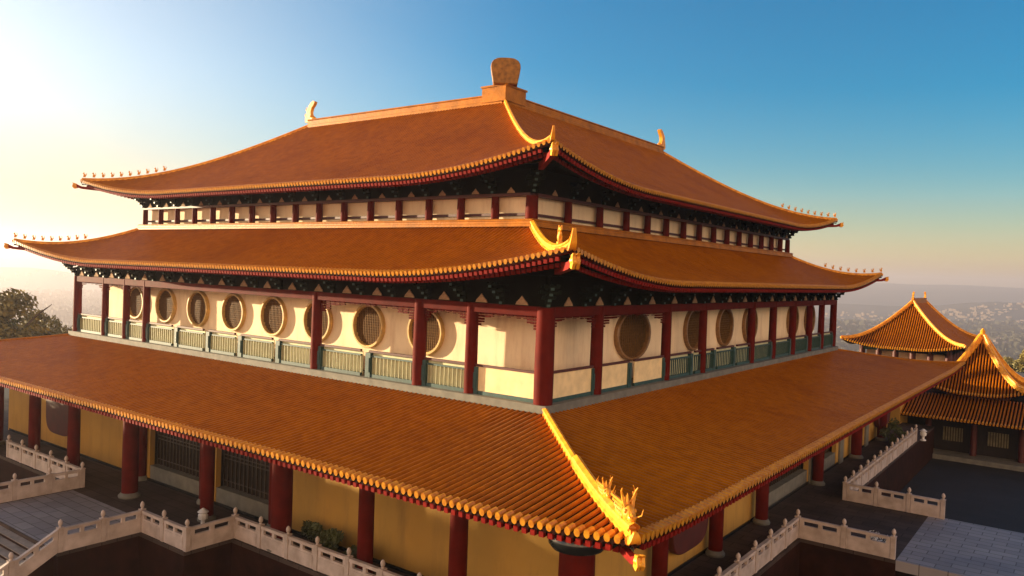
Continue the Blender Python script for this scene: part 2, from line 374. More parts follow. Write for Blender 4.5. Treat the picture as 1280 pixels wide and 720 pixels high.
def dragon(parent, loc, rz, sc=1.0, name='ridge_dragon', m=ORNA):
    """a horned dragon head with mane spikes looking outwards along +x"""
    mb = MB(); mb.blob((0,0,.35),(.34,.22,.30),10,8); mb.blob((.32,0,.30),(.24,.15,.14),10,6); mb.blob((.50,0,.36),(.09,.12,.08))
    mb.blob((.28,0,.12),(.22,.12,.06)); mb.blob((.14,.16,.47),(.07,.06,.08)); mb.blob((.14,-.16,.47),(.07,.06,.08))
    q = [(-.04,-.04),(.04,-.04),(.04,.04),(-.04,.04)]
    for s in (-1, 1):
        mb.sweep([(.02,s*.12,.55),(-.12,s*.18,.80),(-.08,s*.24,1.05),(.06,s*.26,1.2)], q, up=Vector((0,1,0)), scale=[1.2,1,.7,.3])
        for a in range(4): mb.sweep([(-.2,s*.12,.25+.12*a),(-.48-.04*a,s*(.26+.05*a),.35+.16*a),(-.60,s*.3,.50+.20*a)], q, up=Vector((0,0,1)) , scale=[1.4,1,.25])
        mb.sweep([(.5,s*.08,.36),(.72,s*.2,.5),(.8,s*.22,.72)], q, scale=[.5,.35,.15])
    for a in range(5): mb.sweep([(-.1-.13*a,0,.6-.06*a),(-.22-.14*a,0,.95-.1*a)], q, up=Vector((0,1,0)), scale=[1.2,.2])
    mb.sweep([(-.3,0,.25),(-.7,0,.12),(-1.1,0,.10)], [(-.17,-.2),(.17,-.2),(.14,.22),(-.14,.22)], scale=[1,1,.9])
    o = mb.build(name, m, parent, smooth=True); o.location = loc; o.rotation_euler = (0,0,rz); o.scale = (sc,)*3; return o
def chiwen(parent, loc, rz, sc=1.0):
    """fish-tailed ridge-end dragon, biting the ridge along +x, tail curling up"""
    mb = MB()
    out = [(-.45,0),(.55,0),(.75,.15),(.62,.32),(.40,.42),(.30,.62),(.22,.9),(.35,1.25),(.62,1.5),(.75,1.75),(.55,1.85),(.25,1.72),(-.05,1.45),(-.25,1.1),(-.38,.7),(-.5,.35)]
    mb.poly_extrude([(x,-.17,z) for x, z in out], (0,.34,0))
    mb.blob((.50,0,.3),(.3,.24,.2)); mb.blob((.3,.18,.5),(.1,.07,.1)); mb.blob((.3,-.18,.5),(.1,.07,.1))
    q=[(-.05,-.05),(.05,-.05),(.05,.05),(-.05,.05)]
    mb.sweep([(-.3,0,.9),(-.55,0,1.15),(-.5,0,1.4)], q, up=Vector((0,1,0)), scale=[1,.8,.3])
    mb.sweep([(-.4,0,.5),(-.68,0,.66),(-.66,0,.85)], q, up=Vector((0,1,0)), scale=[1,.8,.3])
    o = mb.build('ridge_end_dragon', RIDGE, parent, smooth=True); o.location = loc; o.rotation_euler = (0,0,rz); o.scale = (sc,)*3; return o

W, D = 41.236, 44.373
hall = tag(empty('temple_hall', (0,0,ZG)), 'large red columned temple hall with three tiers of orange tiled roofs', 'temple')
hall.location = (0,0,0)
I3 = 3.196

# lower roof
r1 = Roof(W, D, 0.30-.3, 8.8, -0.33, -1.66, .42, 6, 2.2, .28, .22)
roof1 = r1.build(hall, n=16, soff_in=6.5, joints=True, pitch=.29); 
p = r1.hip(0); hipridge(p[:15], roof1, k=.70); hipridge([q+Vector((0,0,.02)) for q in p[13:]], roof1, k=.9, hook=.25)
[hipridge(r1.hip(c), roof1, k=.42, m=RIDO) for c in (1, 2, 3)]  # far hips take the darker ridge material: unlit tone put into the colour
e = p[-1]
dragon(roof1, p[-2]+Vector((0,0,.30)), -pi/4, .80, m=RIDGE)
dragon(roof1, p[-6]+Vector((0,0,.35)), -pi/4, .55, m=RIDGE)
# middle roof
r2 = Roof(W, D, I3, 2.77, 7.62, 5.11, 1.22, 10.5, 1.9, .34, .30)
roof2 = r2.build(hall, n=14, soff_in=2.9, joints=True)
p = r2.hip(0); hipridge(p, roof2, k=.80, hook=.75)
b = BEAST.build('ridge_figure', RIDGE, roof2, smooth=True); b.location = p[-7]+Vector((0,0,.40)); b.rotation_euler = (0,0,-pi/4); b.scale = (1.5,)*3
for c in (1, 2, 3): hipridge(r2.hip(c), roof2, k=.5, hook=.15)
# upper roof
r3 = Roof(W, D, 11.366, -.40, 15.80, 9.77, 1.12, 10, 2.1, .34, .28)
roof3 = r3.build(hall, n=22, soff_in=3.0)
p3 = r3.hip(0); hipridge(p3, roof3, k=.55, hook=.6)
for c in (1, 2, 3): hipridge(r3.hip(c), roof3, k=.5, hook=.15)
def figures(rf, par, corner, n, ang, t0, t1, sc=.75):
    hp = rf.hip(corner, t0, t1, n-1)
    for i, q in enumerate(hp):
        b = BEAST.build('ridge_figure', RIDGE, par, smooth=True) if 'fig' not in globals() else None
        if b is None:
            b = bpy.data.objects.new('ridge_figure', fig); C.objects.link(b); b.parent = par
        else: globals()['fig'] = b.data
        b.location = q+Vector((0,0,.31)); b.rotation_euler = (0,0,ang); b.scale = (sc,)*3
figures(r3, roof3, 1, 10, R(225), .66, .99); figures(r3, roof3, 2, 9, R(45), .70, .99)
figures(r2, roof2, 1, 9, R(225), .48, .99); figures(r2, roof2, 2, 8, R(45), .42, .99)
# flat top and main ridges of the upper roof
r = 11.366; zt = 15.80
mb = MB(); mb.quad((-r, r, zt), (-r, D-r, zt), (-W+r, D-r, zt), (-W+r, r, zt)); mb.build('flat_top', BED, roof3)
RM = [(-.26,-.1),(.26,-.1),(.26,.08),(.19,.12),(.19,.42),(.25,.46),(.22,.54),(0,.60),(-.22,.54),(-.25,.46),(-.19,.42),(-.19,.12),(-.26,.08)]
for a, b in (((-r, r, zt), (-W+r, r, zt)), ((-r, r, zt), (-r, D-r, zt)), ((-W+r, r, zt), (-W+r, D-r, zt)), ((-r, D-r, zt), (-W+r, D-r, zt))):
    mb = MB(); A = Vector(a); Bv = Vector(b); mb.sweep([A.lerp(Bv, k/12) for k in range(13)], RM); mb.build('main_ridge', RIDO, roof3)
chiwen(roof3, (-W+r, r, zt+.35), 0, .85); chiwen(roof3, (-r, D-r, zt+.35), -pi/2, .85); chiwen(roof3, (-W+r, D-r, zt+.35), 0, .92)
# big ornament on the near corner
mb = MB(); mb.box(-r-1.55, r-.32, zt+.05, -r+.36, r+.32, zt+.98); mb.box(-r-.33, r-.36, zt+.05, -r+.33, r+1.75, zt+.95)
mb.box(-r-1.62, r-.38, zt+.95, -r+.42, r+.38, zt+1.06); mb.box(-r-.40, r-.30, zt+.93, -r+.40, r+1.82, zt+1.04)
orn = mb.build('ridge_ornament', RIDO, roof3)
mb = MB()
prof = [(.74,0),(.78,.3),(.86,.7),(.91,1.0),(.88,1.22),(.76,1.42),(.50,1.55),(.22,1.58)]
lp = [(a, z) for a, z in prof] + [(-a, z) for a, z in reversed(prof)]
dv = Vector((cos(R(38)), sin(R(38)), 0)); nv = Vector((dv.y, -dv.x, 0))
c0 = Vector((-r, r, zt+1.02))
mb.poly_extrude([c0 + dv*a - nv*.5 + Vector((0,0,z)) for a, z in lp], nv*1.05)
o = mb.build('ridge_ornament_head', ORNA, orn, smooth=False)
bv = o.modifiers.new('b', 'BEVEL'); bv.width = .07; bv.segments = 2

# hip rafters with gilded dragon-head ends, below each visible corner
def hiprafter(par, tip, ang, sc=1.0, ln=2.6):
    d = Vector((cos(ang), sin(ang), 0)); s = Vector((-d.y, d.x, 0))
    mb = MB(); mb.mi = 0
    base = Vector(tip)
    lo = [base-d*ln+Vector((0,0,-.75*sc)), base+d*.0+Vector((0,0,-.50*sc)), base+d*.62*sc+Vector((0,0,-.32*sc)), base+d*.62*sc+Vector((0,0,.04)), base+Vector((0,0,-.12)), base-d*ln+Vector((0,0,-.35*sc))]
    mb.poly_extrude([v-s*.15*sc for v in lo], s*.30*sc)
    o = mb.build('hip_rafter', REDR, par)
    m2 = MB(); c = base+d*.72*sc
    for sg in (-1, 1):
        m2.poly_extrude([c+s*sg*.17*sc+v for v in (d*-.25*sc+Vector((0,0,-.42*sc)), d*.1*sc+Vector((0,0,-.50*sc)), d*.32*sc+Vector((0,0,-.25*sc)), d*.22*sc+Vector((0,0,.05)), d*.34*sc+Vector((0,0,.22*sc)), d*-.1*sc+Vector((0,0,.12*sc)))], s*(-sg)*.14*sc)
    m2.blob(c+Vector((0,0,-.12*sc)), (.26*sc,.26*sc,.22*sc)); m2.blob(c+d*.22*sc+Vector((0,0,-.18*sc)), (.15*sc,.15*sc,.12*sc))
    m2.build('rafter_head', RIDGE, o, smooth=True)
hiprafter(roof1, r1.hip(0)[-1]+Vector((0,0,-.25)), -pi/4, .6)
hiprafter(roof2, r2.hip(0)[-1]+Vector((0,0,-.35)), -pi/4, .8, 2.4)
hiprafter(roof3, r3.hip(0)[-1]+Vector((0,0,-.35)), -pi/4, .75, 2.4)
hiprafter(roof2, r2.hip(1)[-1]+Vector((0,0,-.25)), R(225), .6, 2.0); hiprafter(roof3, r3.hip(1)[-1]+Vector((0,0,-.25)), R(225), .6, 2.0)
hiprafter(roof2, r2.hip(2)[-1]+Vector((0,0,-.25)), R(45), .6, 2.0); hiprafter(roof3, r3.hip(2)[-1]+Vector((0,0,-.25)), R(45), .6, 2.0)
# ridges that close the roofs against the walls above
def ringridge(off, z, k, par, m=RIDO):
    c = [(-off-0, off), (-W+off, off), (-W+off, D-off), (-off, D-off)]
    for i in range(4):
        mb = MB(); A = Vector((*c[i], z)); Bv = Vector((*c[(i+1)%4], z)); mb.sweep([A.lerp(Bv, t/10) for t in range(11)], scaled(RP, k)); mb.build('wall_ridge', m, par)
ringridge(I3-.32, 7.62, .62, roof2)

# ---------------------------------------------------------------- middle storey
mb = MB(); e2 = .42
for x0, y0, x1, y1 in ((-W-e2, -e2, e2, 1.2), (-1.2, 1.2, e2, D+e2), (-W-e2, D-1.2, -1.2, D+e2), (-W-e2, 1.2, -W+1.2, D-1.2)): mb.box(x0, y0, -.34, x1, y1, 0)
mb.build('gallery_platform', CURB, hall)
mb = MB(); q = 1.5
mb.box(-W+q, q, 0, -q, q+.3, 4.6); mb.box(-q-.3, q+.3, 0, -q, D-q, 4.6); mb.box(-W+q, D-q-.3, 0, -q-.3, D-q, 4.6); mb.box(-W+q, q+.3, 0, -W+q+.3, D-q-.3, 4.6)
mb.build('wall', WALL, hall)
def column(par, x, y, z0, z1, rd, m=REDC, name='column'):
    mb = MB(); mb.lathe([(rd*1.0,z0),(rd*1.02,z0+(z1-z0)*.3),(rd*.95,z1)], 0, 0, 20)
    if z0 == ZG:
        mb.mi = 1; mb.lathe([(rd*1.35,z0),(rd*1.40,z0+.10),(rd*1.12,z0+.24),(rd*1.04,z0+.26)], 0, 0, 20)
    o = mb.build(name, [m, CURB], par, smooth=True); o.location = (x, y, 0); return o
CL = [(-W, .28), (-37.1, .23), (-34.2, .23), (-31.6, .23), (-14.45, .28), (-7.06, .31), (-3.92, .28)]
for x, rd in CL: column(hall, x, 0, 0, 4.0, rd)
column(hall, 0, 0, 0, 4.0, .40)
CR = [(4.2, .29), (11.4, .26), (16.2, .24), (24.2, .26), (28.5, .26), (33.0, .26), (37.3, .25), (40.7, .25), (D, .28)]
for y, rd in CR: column(hall, 0, y, 0, 4.0, rd)
for x in (-W,): 
    for y in (D, 30, 15): column(hall, x, y, 0, 4.0, .3)
for a in ('f', 'r', 'b', 'l'):
    mb = MB()
    if a == 'f': mb.box(-W, -.20, 3.62, -.15, .20, 4.02)
    if a == 'r': mb.box(-.20, .20, 3.62, .20, D, 4.02)
    if a == 'b': mb.box(-W, D-.2, 3.62, -.2, D+.2, 4.02)
    if a == 'l': mb.box(-W-.2, .2, 3.62, -W+.2, D-.2, 4.02)
    mb.build('lintel', REDC, hall)
# pierced corner brackets hanging under the lintel
def fret(par, axis, a, b):
    mb = MB(); L = b-a; n = 18
    for i in range(n):
        t0 = i/n; tm = (i+.5)/n; u = abs(2*tm-1); dep = .10+.62*u**4+.05*sin(i*2.2)
        lo = a+L*t0; hi = a+L*(i+.86)/n
        z = 3.62
        while z > 3.62-dep:
            h = min(.09, z-(3.62-dep))
            if axis == 'x': mb.box(lo, -.05, z-h, hi, .05, z)
            else: mb.box(-.05, lo, z-h, .05, hi, z)
            z -= .125
    mb.build('pierced_spandrel', REDC, par)
for a, b in ((-3.6,-.4),(-6.7,-4.2),(-14.1,-7.4)): fret(hall, 'x', a, b)
for a, b in ((.4,3.9),(4.5,11.1)): fret(hall, 'y', a, b)
fret(hall, 'x', -W+.3, -37.4); fret(hall, 'x', -36.8, -34.5); fret(hall, 'x', -33.9, -31.9)

# round windows
def ringwin(rad):
    root = MB()
    n = 40; pr = [(rad,0),(rad,-.20),(rad-.03,-.24),(rad-.12,-.24),(rad-.15,-.20),(rad-.17,0.0)]
    k = 0
    for a, b in zip(pr, pr[1:]):
        for i in range(n):
            t0 = 2*pi*i/n; t1 = 2*pi*(i+1)/n
            root.quad((a[0]*cos(t0),a[1],a[0]*sin(t0)),(a[0]*cos(t1),a[1],a[0]*sin(t1)),(b[0]*cos(t1),b[1],b[0]*sin(t1)),(b[0]*cos(t0),b[1],b[0]*sin(t0)))
    bm = root
    f = bm.build('round_window', LITF, None, smooth=True)
    p = MB(); ri = rad-.165
    p.quad(*[(ri*cos(2*pi*i/n), -.012, ri*sin(2*pi*i/n)) for i in range(n)][::-1]); p.build('window_pane', DARKG, f, fix=False)
    l = MB()
    for i in range(-7, 8):
        x = i*ri/7.6; h = sqrt(max(0, ri*ri-x*x))
        l.box(x-.018, -.07, -h, x+.018, -.03, h); l.box(-h, -.06, x-.014, h, -.035, x+.014)
    l.build('lattice', LATT, f)
    return f
w0 = ringwin(1.16)
for i, x in enumerate([-8.0,-12.05,-16.1,-20.05,-24.0,-27.85,-31.7,-35.6]):
    c = w0 if i == 0 else w0.copy()
    if i:
        C.objects.link(c)
        for ch in w0.children: d = ch.copy(); C.objects.link(d); d.parent = c
    c.parent = hall; c.location = (x, 1.5, 2.36)
wr = ringwin(1.30); wr.data.materials[0] = mat('shaded_frame', (.30, .15, .05), .45, .3, 5, coat=.2)  # same rings on the unlit side, shade put into a darker colour
for i, y in enumerate([10.3, 18.1, 23.1, 27.8, 37.6, 42.3]):
    c = wr if i == 0 else wr.copy()
    if i:
        C.objects.link(c)
        for ch in wr.children: d = ch.copy(); C.objects.link(d); d.parent = c
    c.parent = hall; c.location = (-1.5, y, 2.34); c.rotation_euler = (0, 0, pi/2)
    c.scale = (1.45, 1.0, 1.04) if i == 0 else (1, 1, 1)      # the broad oval window nearest the corner
# gallery railing
PL = [-W,-37.1,-34.2,-31.6,-28.1,-24.6,-21.35,-17.85,-14.4,-10.7,-7.0,-3.9,0]
PR = [0,4.2,7.6,11.4,14.9,18.2,21.4,24.4,28.4,32.6,36.9,40.6,D]
def P(axis, u, v, z): return (u, v, z) if axis == 'x' else (-v, u, z)
def rbox(mb, axis, u0, u1, v0, v1, z0, z1):   # v: inwards offset from the gallery edge line
    if axis == 'x': mb.box(u0, v0, z0, u1, v1, z1)
    else: mb.box(-v1, u0, z0, -v0, u1, z1)
for axis, lst in (('x', PL), ('y', PR)):
    for i, u in enumerate(lst):
        if i not in (0, len(lst)-1) or axis == 'x' and i == 0 or axis == 'y' and i == len(lst)-1:
            mb = MB(); o = .0
            rbox(mb, axis, u+.10 if axis=='x' else u-.45, u+.45 if axis=='x' else u-.10, -.10, .10, .0, 1.20)
            rbox(mb, axis, u+.17 if axis=='x' else u-.38, u+.38 if axis=='x' else u-.17, -.13, .13, .25, .95)
            mb.build('railing_post', TEAL, hall)
    for i in range(len(lst)-1):
        a, b = lst[i]+.30, lst[i+1]-.30
        solid = (axis == 'x' and i == len(lst)-2) or (axis == 'y' and i < 3)
        mb = MB(); mb.mi = 0
        rbox(mb, axis, a, b, -.07, .07, 1.22, 1.32)
        mb.mi = 1
        rbox(mb, axis, a, b, -.06, .06, .0, .16)
        if not solid: rbox(mb, axis, a, b, -.04, .04, 1.00, 1.08)
        if solid:
            mb.mi = 2; rbox(mb, axis, a, b, -.03, .03, .16, 1.22)
        else:
            n = max(4, int((b-a)/.24))
            for k in range(n+1):
                u = a+(b-a)*k/n; mb.mi = 3 if axis == 'x' else 1; rbox(mb, axis, u-.02, u+.02, -.03, .03, .16, 1.00)
            mb.mi = 2; rbox(mb, axis, a, b, .10, .14, .10, 1.20)
        mb.build('railing', [REDD, TEAL, PANEL2 if not solid else PANEL, BALP], hall)

# ---------------------------------------------------------------- brackets under the eaves
def bracket():
    mb = MB()
    for k, (z, out, wd) in enumerate(((0, .28, .22), (.22, .50, .55), (.46, .78, .85), (.70, 1.05, .62))):
        mb.mi = 0; mb.box(-.09, -out, z, .09, .15, z+.14); mb.box(-wd/2, -out+.05, z+.10, wd/2, -out+.2, z+.20)
        mb.box(-wd*.45, -.12, z+.08, wd*.45, .1, z+.18)
        for x in (-wd/2, wd/2-.1, -.06): mb.box(x, -out+.02, z+.18, x+.12, -out+.22, z+.26)
        mb.mi = 1; mb.box(-.07, -out-.03, z+.02, .07, -out, z+.12)
    return mb
BR = bracket().build('bracket', [GRN, TEAL], hall); used = [False]
def put_bracket(loc, rz):
    if not used[0]: o = BR; used[0] = True
    else: o = BR.copy(); C.objects.link(o); o.parent = hall
    o.location = loc; o.rotation_euler = (0,0,rz)
def tri(loc, rz, s=1.0):
    if 'tm' not in globals():
        mb = MB(); pts = [(-.32,0,0),(.32,0,0),(.26,0,.12),(.12,0,.24),(0,0,.38),(-.12,0,.24),(-.26,0,.12)]
        mb.poly_extrude(pts, (0,.05,0)); t = mb.build('bracket_board', mat('faded_board', (.42,.26,.15), .8, .3, 6, spec=.1), hall); globals()['tm'] = t.data
    else: t = bpy.data.objects.new('bracket_board', tm); C.objects.link(t); t.parent = hall
    t.location = loc; t.rotation_euler = (0,0,rz); t.scale = (s,s,s)
nb = 19
for i in range(nb+1):
    x = -W*i/nb
    if i: put_bracket((x, 0, 4.02), 0)
    if i < nb: tri((x-W/nb/2, -.26, 4.06), 0)
nb = 17
for i in range(nb+1):
    y = D*i/nb
    if i: put_bracket((0, y, 4.02), pi/2)
    if i < nb: tri((.26, y+D/nb/2, 4.06), pi/2)
put_bracket((.1, -.1, 4.02), pi/4)
# dark boards behind the brackets
mb = MB()
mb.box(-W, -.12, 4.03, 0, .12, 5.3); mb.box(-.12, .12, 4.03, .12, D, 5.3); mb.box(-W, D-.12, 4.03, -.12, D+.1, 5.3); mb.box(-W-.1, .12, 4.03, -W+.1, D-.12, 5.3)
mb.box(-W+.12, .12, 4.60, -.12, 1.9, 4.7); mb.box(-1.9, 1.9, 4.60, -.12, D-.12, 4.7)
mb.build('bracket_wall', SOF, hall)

# ---------------------------------------------------------------- upper storey
Z3b, Z3t = 7.70, 9.02
xs = [-I3-2.18*k for k in range(17)]; xs[-1] = -W+I3
for x in xs[1:]: column(hall, x, I3, Z3b, Z3t, .20 if x > -30 else .18)
column(hall, -I3, I3, Z3b, Z3t, .30)
ys = [6.35, 9.45, 12.4, 15.0, 17.5, 20.0, 22.5, 24.95, 27.4, 29.8, 32.2, 34.6, 37.0, 39.2, D-I3]
for y in ys: column(hall, -I3, y, Z3b, Z3t, .20)
mb = MB(); q = I3+.30
mb.box(-W+q, q, 7.3, -q, q+.3, 9.9); mb.box(-q-.3, q+.3, 7.3, -q, D-q, 9.9); mb.box(-W+q, D-q-.3, 7.3, -q-.3, D-q, 9.9); mb.box(-W+q, q+.3, 7.3, -W+q+.3, D-q-.3, 9.9)
mb.build('wall', WALL, hall)
for axis in 'xy':
    a, b = (-W+I3, -I3) if axis == 'x' else (I3, D-I3)
    for nm, z0, z1, v0, v1, m in (('wall_rail', 8.12, 8.24, .16, .28, REDD), ('sill_strip', 7.72, 7.90, .10, .27, TEAL2), ('lintel', 9.02, 9.16, -.16, .26, REDD)):
        mb = MB()
        if axis == 'x': mb.box(a, I3+v0, z0, b-(0.02), I3+v1, z1)
        else: mb.box(-I3-v1, a+.3 if nm != 'lintel' else a+.27, z0, -I3-v0, b, z1)
        mb.build(nm, m, hall)
for i in range(17):
    x = xs[i]
    if i: put_bracket((x, I3, 9.16), 0)
    if i < 16: tri((x-1.09, I3-.24, 9.17), 0, .72)
for i, y in enumerate(ys):
    put_bracket((-I3, y, 9.16), pi/2)
    y0 = ([I3]+ys)[i]; tri((-I3+.24, (y0+y)/2, 9.17), pi/2, .72)
put_bracket((-I3+.1, I3-.1, 9.16), pi/4)
mb = MB(); a = I3
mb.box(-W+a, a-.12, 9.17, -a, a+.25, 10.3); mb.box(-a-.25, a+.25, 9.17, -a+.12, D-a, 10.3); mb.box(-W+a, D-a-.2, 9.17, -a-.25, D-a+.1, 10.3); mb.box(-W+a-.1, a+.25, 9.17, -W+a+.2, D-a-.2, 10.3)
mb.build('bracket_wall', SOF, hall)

# ---------------------------------------------------------------- ground storey
YW, XW = -2.45, 3.62
mb = MB()
def wallseg(mb, side, a, b, z0, z1, out=0, th=.3):
    if side == 'f': mb.box(a, YW-out, z0, b, YW-out+th, z1)
    else: mb.box(XW+out-th, a, z0, XW+out, b, z1)
FD = [(-26.2,-20.7),(-19.4,-14.3)]; RD = [(17.4,25.6),(26.8,32.5),(37.6,40.8)]
def withdoors(side, a, b, doors):
    cur = a
    for d0, d1 in doors:
        wallseg(mb, side, cur, d0, ZG, -1.0); wallseg(mb, side, d0, d1, -2.6, -1.0); cur = d1
    wallseg(mb, side, cur, b, ZG, -1.0)
withdoors('f', -46, XW-.3, FD); withdoors('r', YW, 50, RD)
mb.box(-46, 50, ZG, XW-.3, 50.3, -1.0); mb.box(-46.3, YW, ZG, -46, 50.3, -1.0)
mb.build('wall', WALLY, hall)
mb = MB(); wallseg(mb, 'f', -46, XW+.06, ZG, ZG+.16, .06, .05); wallseg(mb, 'r', YW, 50, ZG, ZG+.16, .06, .05); mb.build('skirting', BLACK, hall)
for side, ds in (('f', FD), ('r', RD)):
    for a, b in ds:
        d = MB(); wallseg(d, side, a, b, ZG+.9, -2.6, -.55, .08); do = d.build('door', DOORM, hall)
        l = MB(); n = int((b-a)/.34)
        for k in range(n+1):
            u = a+(b-a)*k/n; wallseg(l, side, u-.035, u+.035, ZG+.9, -2.6, -.47, .06)
        for z in (ZG+1.2, ZG+2.4, ZG+2.6, ZG+4.2): wallseg(l, side, a, b, z, z+.06, -.48, .04)
        l.build('door_lattice', DOORL, do)
        s = MB(); wallseg(s, side, a, b, ZG, ZG+.9, -.05, .5); s.build('door_sill', CURB, hall)
for x in (-41.8, -36.0, -30.6): column(hall, x, -4.8, ZG, -1.3, .34)
column(hall, -29.0, -4.8, ZG, -1.3, .40) if False else None
for x, rd in ((-23.9,.42),(-17.4,.33),(-11.4,.47),(-5.8,.33),(-.75,.35)): column(hall, x, -4.2 if x > -20 else -4.8, ZG, -1.3, rd)
for x in (-26.7, -20.0, -13.9): column(hall, x, -2.7, ZG, -1.3, .30)
for y, rd in ((2.9,.33),(8.9,.33),(15.3,.33),(26.0,.34),(36.2,.38),(45.0,.36)): column(hall, 4.15, y, ZG, -1.3, rd)
cc = column(hall, 4.9, -4.9, ZG, -1.3, .60)
mb = MB(); mb.lathe([(.55,-3.52),(.86,-3.46),(.98,-3.30),(.98,-3.10),(.88,-2.94),(.60,-2.88)], 0, 0, 28); o = mb.build('capital', BLACK, cc, smooth=True)
# pale pilasters between the doors on the right-hand side
for y in (26.2, 33.6, 41.6):
    mb = MB(); wallseg(mb, 'r', y-.5, y+.5, ZG, -1.5, .14, .14); mb.build('pilaster', CURB, hall)
# dark red rounded boards hanging between columns
def board(loc, wd, ht, rz):
    mb = MB(); pts = []
    for i in range(48):
        a = 2*pi*i/48; c, s = cos(a), sin(a); e_ = .5
        pts.append((wd/2*math.copysign(abs(c)**e_, c), 0, ht/2*math.copysign(abs(s)**e_, s)))
    mb.poly_extrude(pts, (0,-.35,0)); o = mb.build('hanging_board', REDD, hall); o.location = loc; o.rotation_euler = (0,0,rz)
    bv = o.modifiers.new('b','BEVEL'); bv.width=.06; bv.segments=2
board((-37.3, -2.5, -4.6), 3.8, 4.0, 0)
board((3.7, 6.3, -4.75), 3.9, 4.0, pi/2)
board((3.7, 46.5, -4.6), 5.0, 4.2, pi/2)
# beams under the lower eave
mb = MB(); mb.box(-46, -5.0, -2.35, 4.9, -4.6, -1.75); mb.box(4.7, -4.6, -2.35, 5.1, 50, -1.75); mb.build('eave_beam', REDD, hall)
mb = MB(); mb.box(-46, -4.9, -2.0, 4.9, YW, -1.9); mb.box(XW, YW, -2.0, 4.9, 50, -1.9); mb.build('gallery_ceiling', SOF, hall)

# ---------------------------------------------------------------- marble balustrades
def post_mb(h=1.05):
    mb = MB(); mb.box(-.105,-.105,0,.105,.105,h); mb.box(-.13,-.13,h,.13,.13,h+.05)
    mb.lathe([(.08,h+.05),(.05,h+.10),(.09,h+.16),(.105,h+.24),(.08,h+.33),(.02,h+.40)],0,0,10); return mb
POST = None
def balustrade(pts, label, bay=2.0, ends=True):
    global POST
    root = empty('balustrade', pts[0]); tag(root, label, 'balustrade', 'white marble balustrades round the terrace')
    base = Vector(pts[0]); done = []
    for a, b in zip(pts, pts[1:]):
        a = Vector(a); b = Vector(b); L = (b-a).to_2d().length; n = max(1, round(L/bay)); d = (b-a)/n
        h = d.to_2d().normalized(); side = Vector((-h.y, h.x, 0)); hd = Vector((h.x, h.y, 0))
        for k in range(n+1):
            p = a+d*k
            if any((p-q).length < .3 for q in done): continue
            done.append(p)
            if POST is None:
                o = post_mb().build('post', MARB, root, smooth=True); POST = o.data
            else: o = bpy.data.objects.new('post', POST); C.objects.link(o); o.parent = root
            o.location = p-base; o.rotation_euler = (0,0,math.atan2(h.y,h.x))
        for k in range(n):
            p0 = a+d*k+hd*.12; p1 = a+d*(k+1)-hd*.12; mb = MB()
            def slab(f0, f1, z0, z1, th):
                A = p0.lerp(p1, f0)-base; B = p0.lerp(p1, f1)-base
                q = [A+side*th, A-side*th, B-side*th, B+side*th]
                lo = [v+Vector((0,0,z0)) for v in q]; hi = [v+Vector((0,0,z1)) for v in q]; kk = len(mb.v)
                mb.v += [tuple(v) for v in lo+hi]
                for f in ((0,3,2,1),(4,5,6,7),(0,1,5,4),(1,2,6,5),(2,3,7,6),(3,0,4,7)): mb.f.append(tuple(kk+i for i in f)); mb.m.append(0)
            slab(0, 1, 0, .68, .07); slab(0, 1, .90, 1.04, .09)
            slab(0, .10, .68, .90, .06); slab(.45, .55, .68, .90, .06); slab(.90, 1, .68, .90, .06)
            slab(.06, .94, .10, .58, .085)
            mb.build('panel', MARB, root)
    return root
balustrade([(6.35,-4.6,ZG),(6.35,14.3,ZG),(10.85,14.3,ZG)], 'white marble balustrade with slotted panels turning a corner at the bottom right of the hall')
balustrade([(11.7,23.4,ZG),(6.45,23.4,ZG),(6.45,46.8,ZG)], 'white marble balustrade along the far right terrace beside the dark courtyard')
balustrade([(3.8,-4.75,ZG),(-14.15,-4.75,ZG),(-14.15,-7.2,ZG),(-18.05,-7.2,ZG),(-18.05,-10.9,ZG),(-18.05,-16.7,ZG-2.8)], 'white marble balustrade zigzagging below the yellow wall and down the left stairs')
balustrade([(-37.5,-5.7,ZG),(-27.45,-5.7,ZG),(-27.45,-10.9,ZG),(-27.45,-16.7,ZG-2.8)], 'white marble balustrade at the far left edge of the grey landing')
balustrade([(-44.5,-5.7,ZG),(-39.5,-5.7,ZG)], 'short white marble balustrade run at the left edge of the photo', 2.4)

# ---------------------------------------------------------------- side pavilions
def pavilion_roof(par, x0, x1, y0, y1, zt, ze, ridge_len, lift, pitch, k, over=0):
    """hip roof over a rectangle; ridge along y"""
    Wd = x1-x0; Dd = y1-y0
    rf = Roof(Wd, Dd, Wd/2-.01, 0.0, zt, ze, lift, Wd*.38, 2, .25, .42, X0=x1, Y0=y0)
    ro = rf.build(par, pitch=pitch, n=14, rafters=False, soff_in=2.5)
    hips = []
    for c in (0, 1, 2, 3): hips.append(hipridge(rf.hip(c), ro, k=k, hook=.35*k))
    xm = (x0+x1)/2
    if Dd-Wd > .5:
        mb = MB(); mb.sweep([Vector((xm, y0+Wd/2, zt)), Vector((xm, y1-Wd/2, zt))], scaled(RM, .9)); mb.build('main_ridge', RIDO, ro)
        chiwen(ro, (xm, y0+Wd/2, zt+.3), pi/2, .55); chiwen(ro, (xm, y1-Wd/2, zt+.3), -pi/2, .55)
    return ro, rf
pa = tag(empty('pavilion', (0,0,0)), 'orange hip roofed pavilion with cream wall panels standing behind the hall at right', 'pavilion')
pavilion_roof(pa, -5.9, 6.6, 73, 94, 3.5, -1.9, 0, .8, .25, .7)
mb = MB(); mb.box(-3.8, 75.2, ZL, 4.6, 91.8, -1.9); mb.build('wall', WALL, pa)
for i in range(6):
    x = -4.2+9.2*i/5; column(pa, x, 74.8, ZL, -1.5, .35, m=REDD)
for i in range(7): column(pa, 5.0, 75.5+16*i/6, ZL, -1.5, .35, m=REDD)
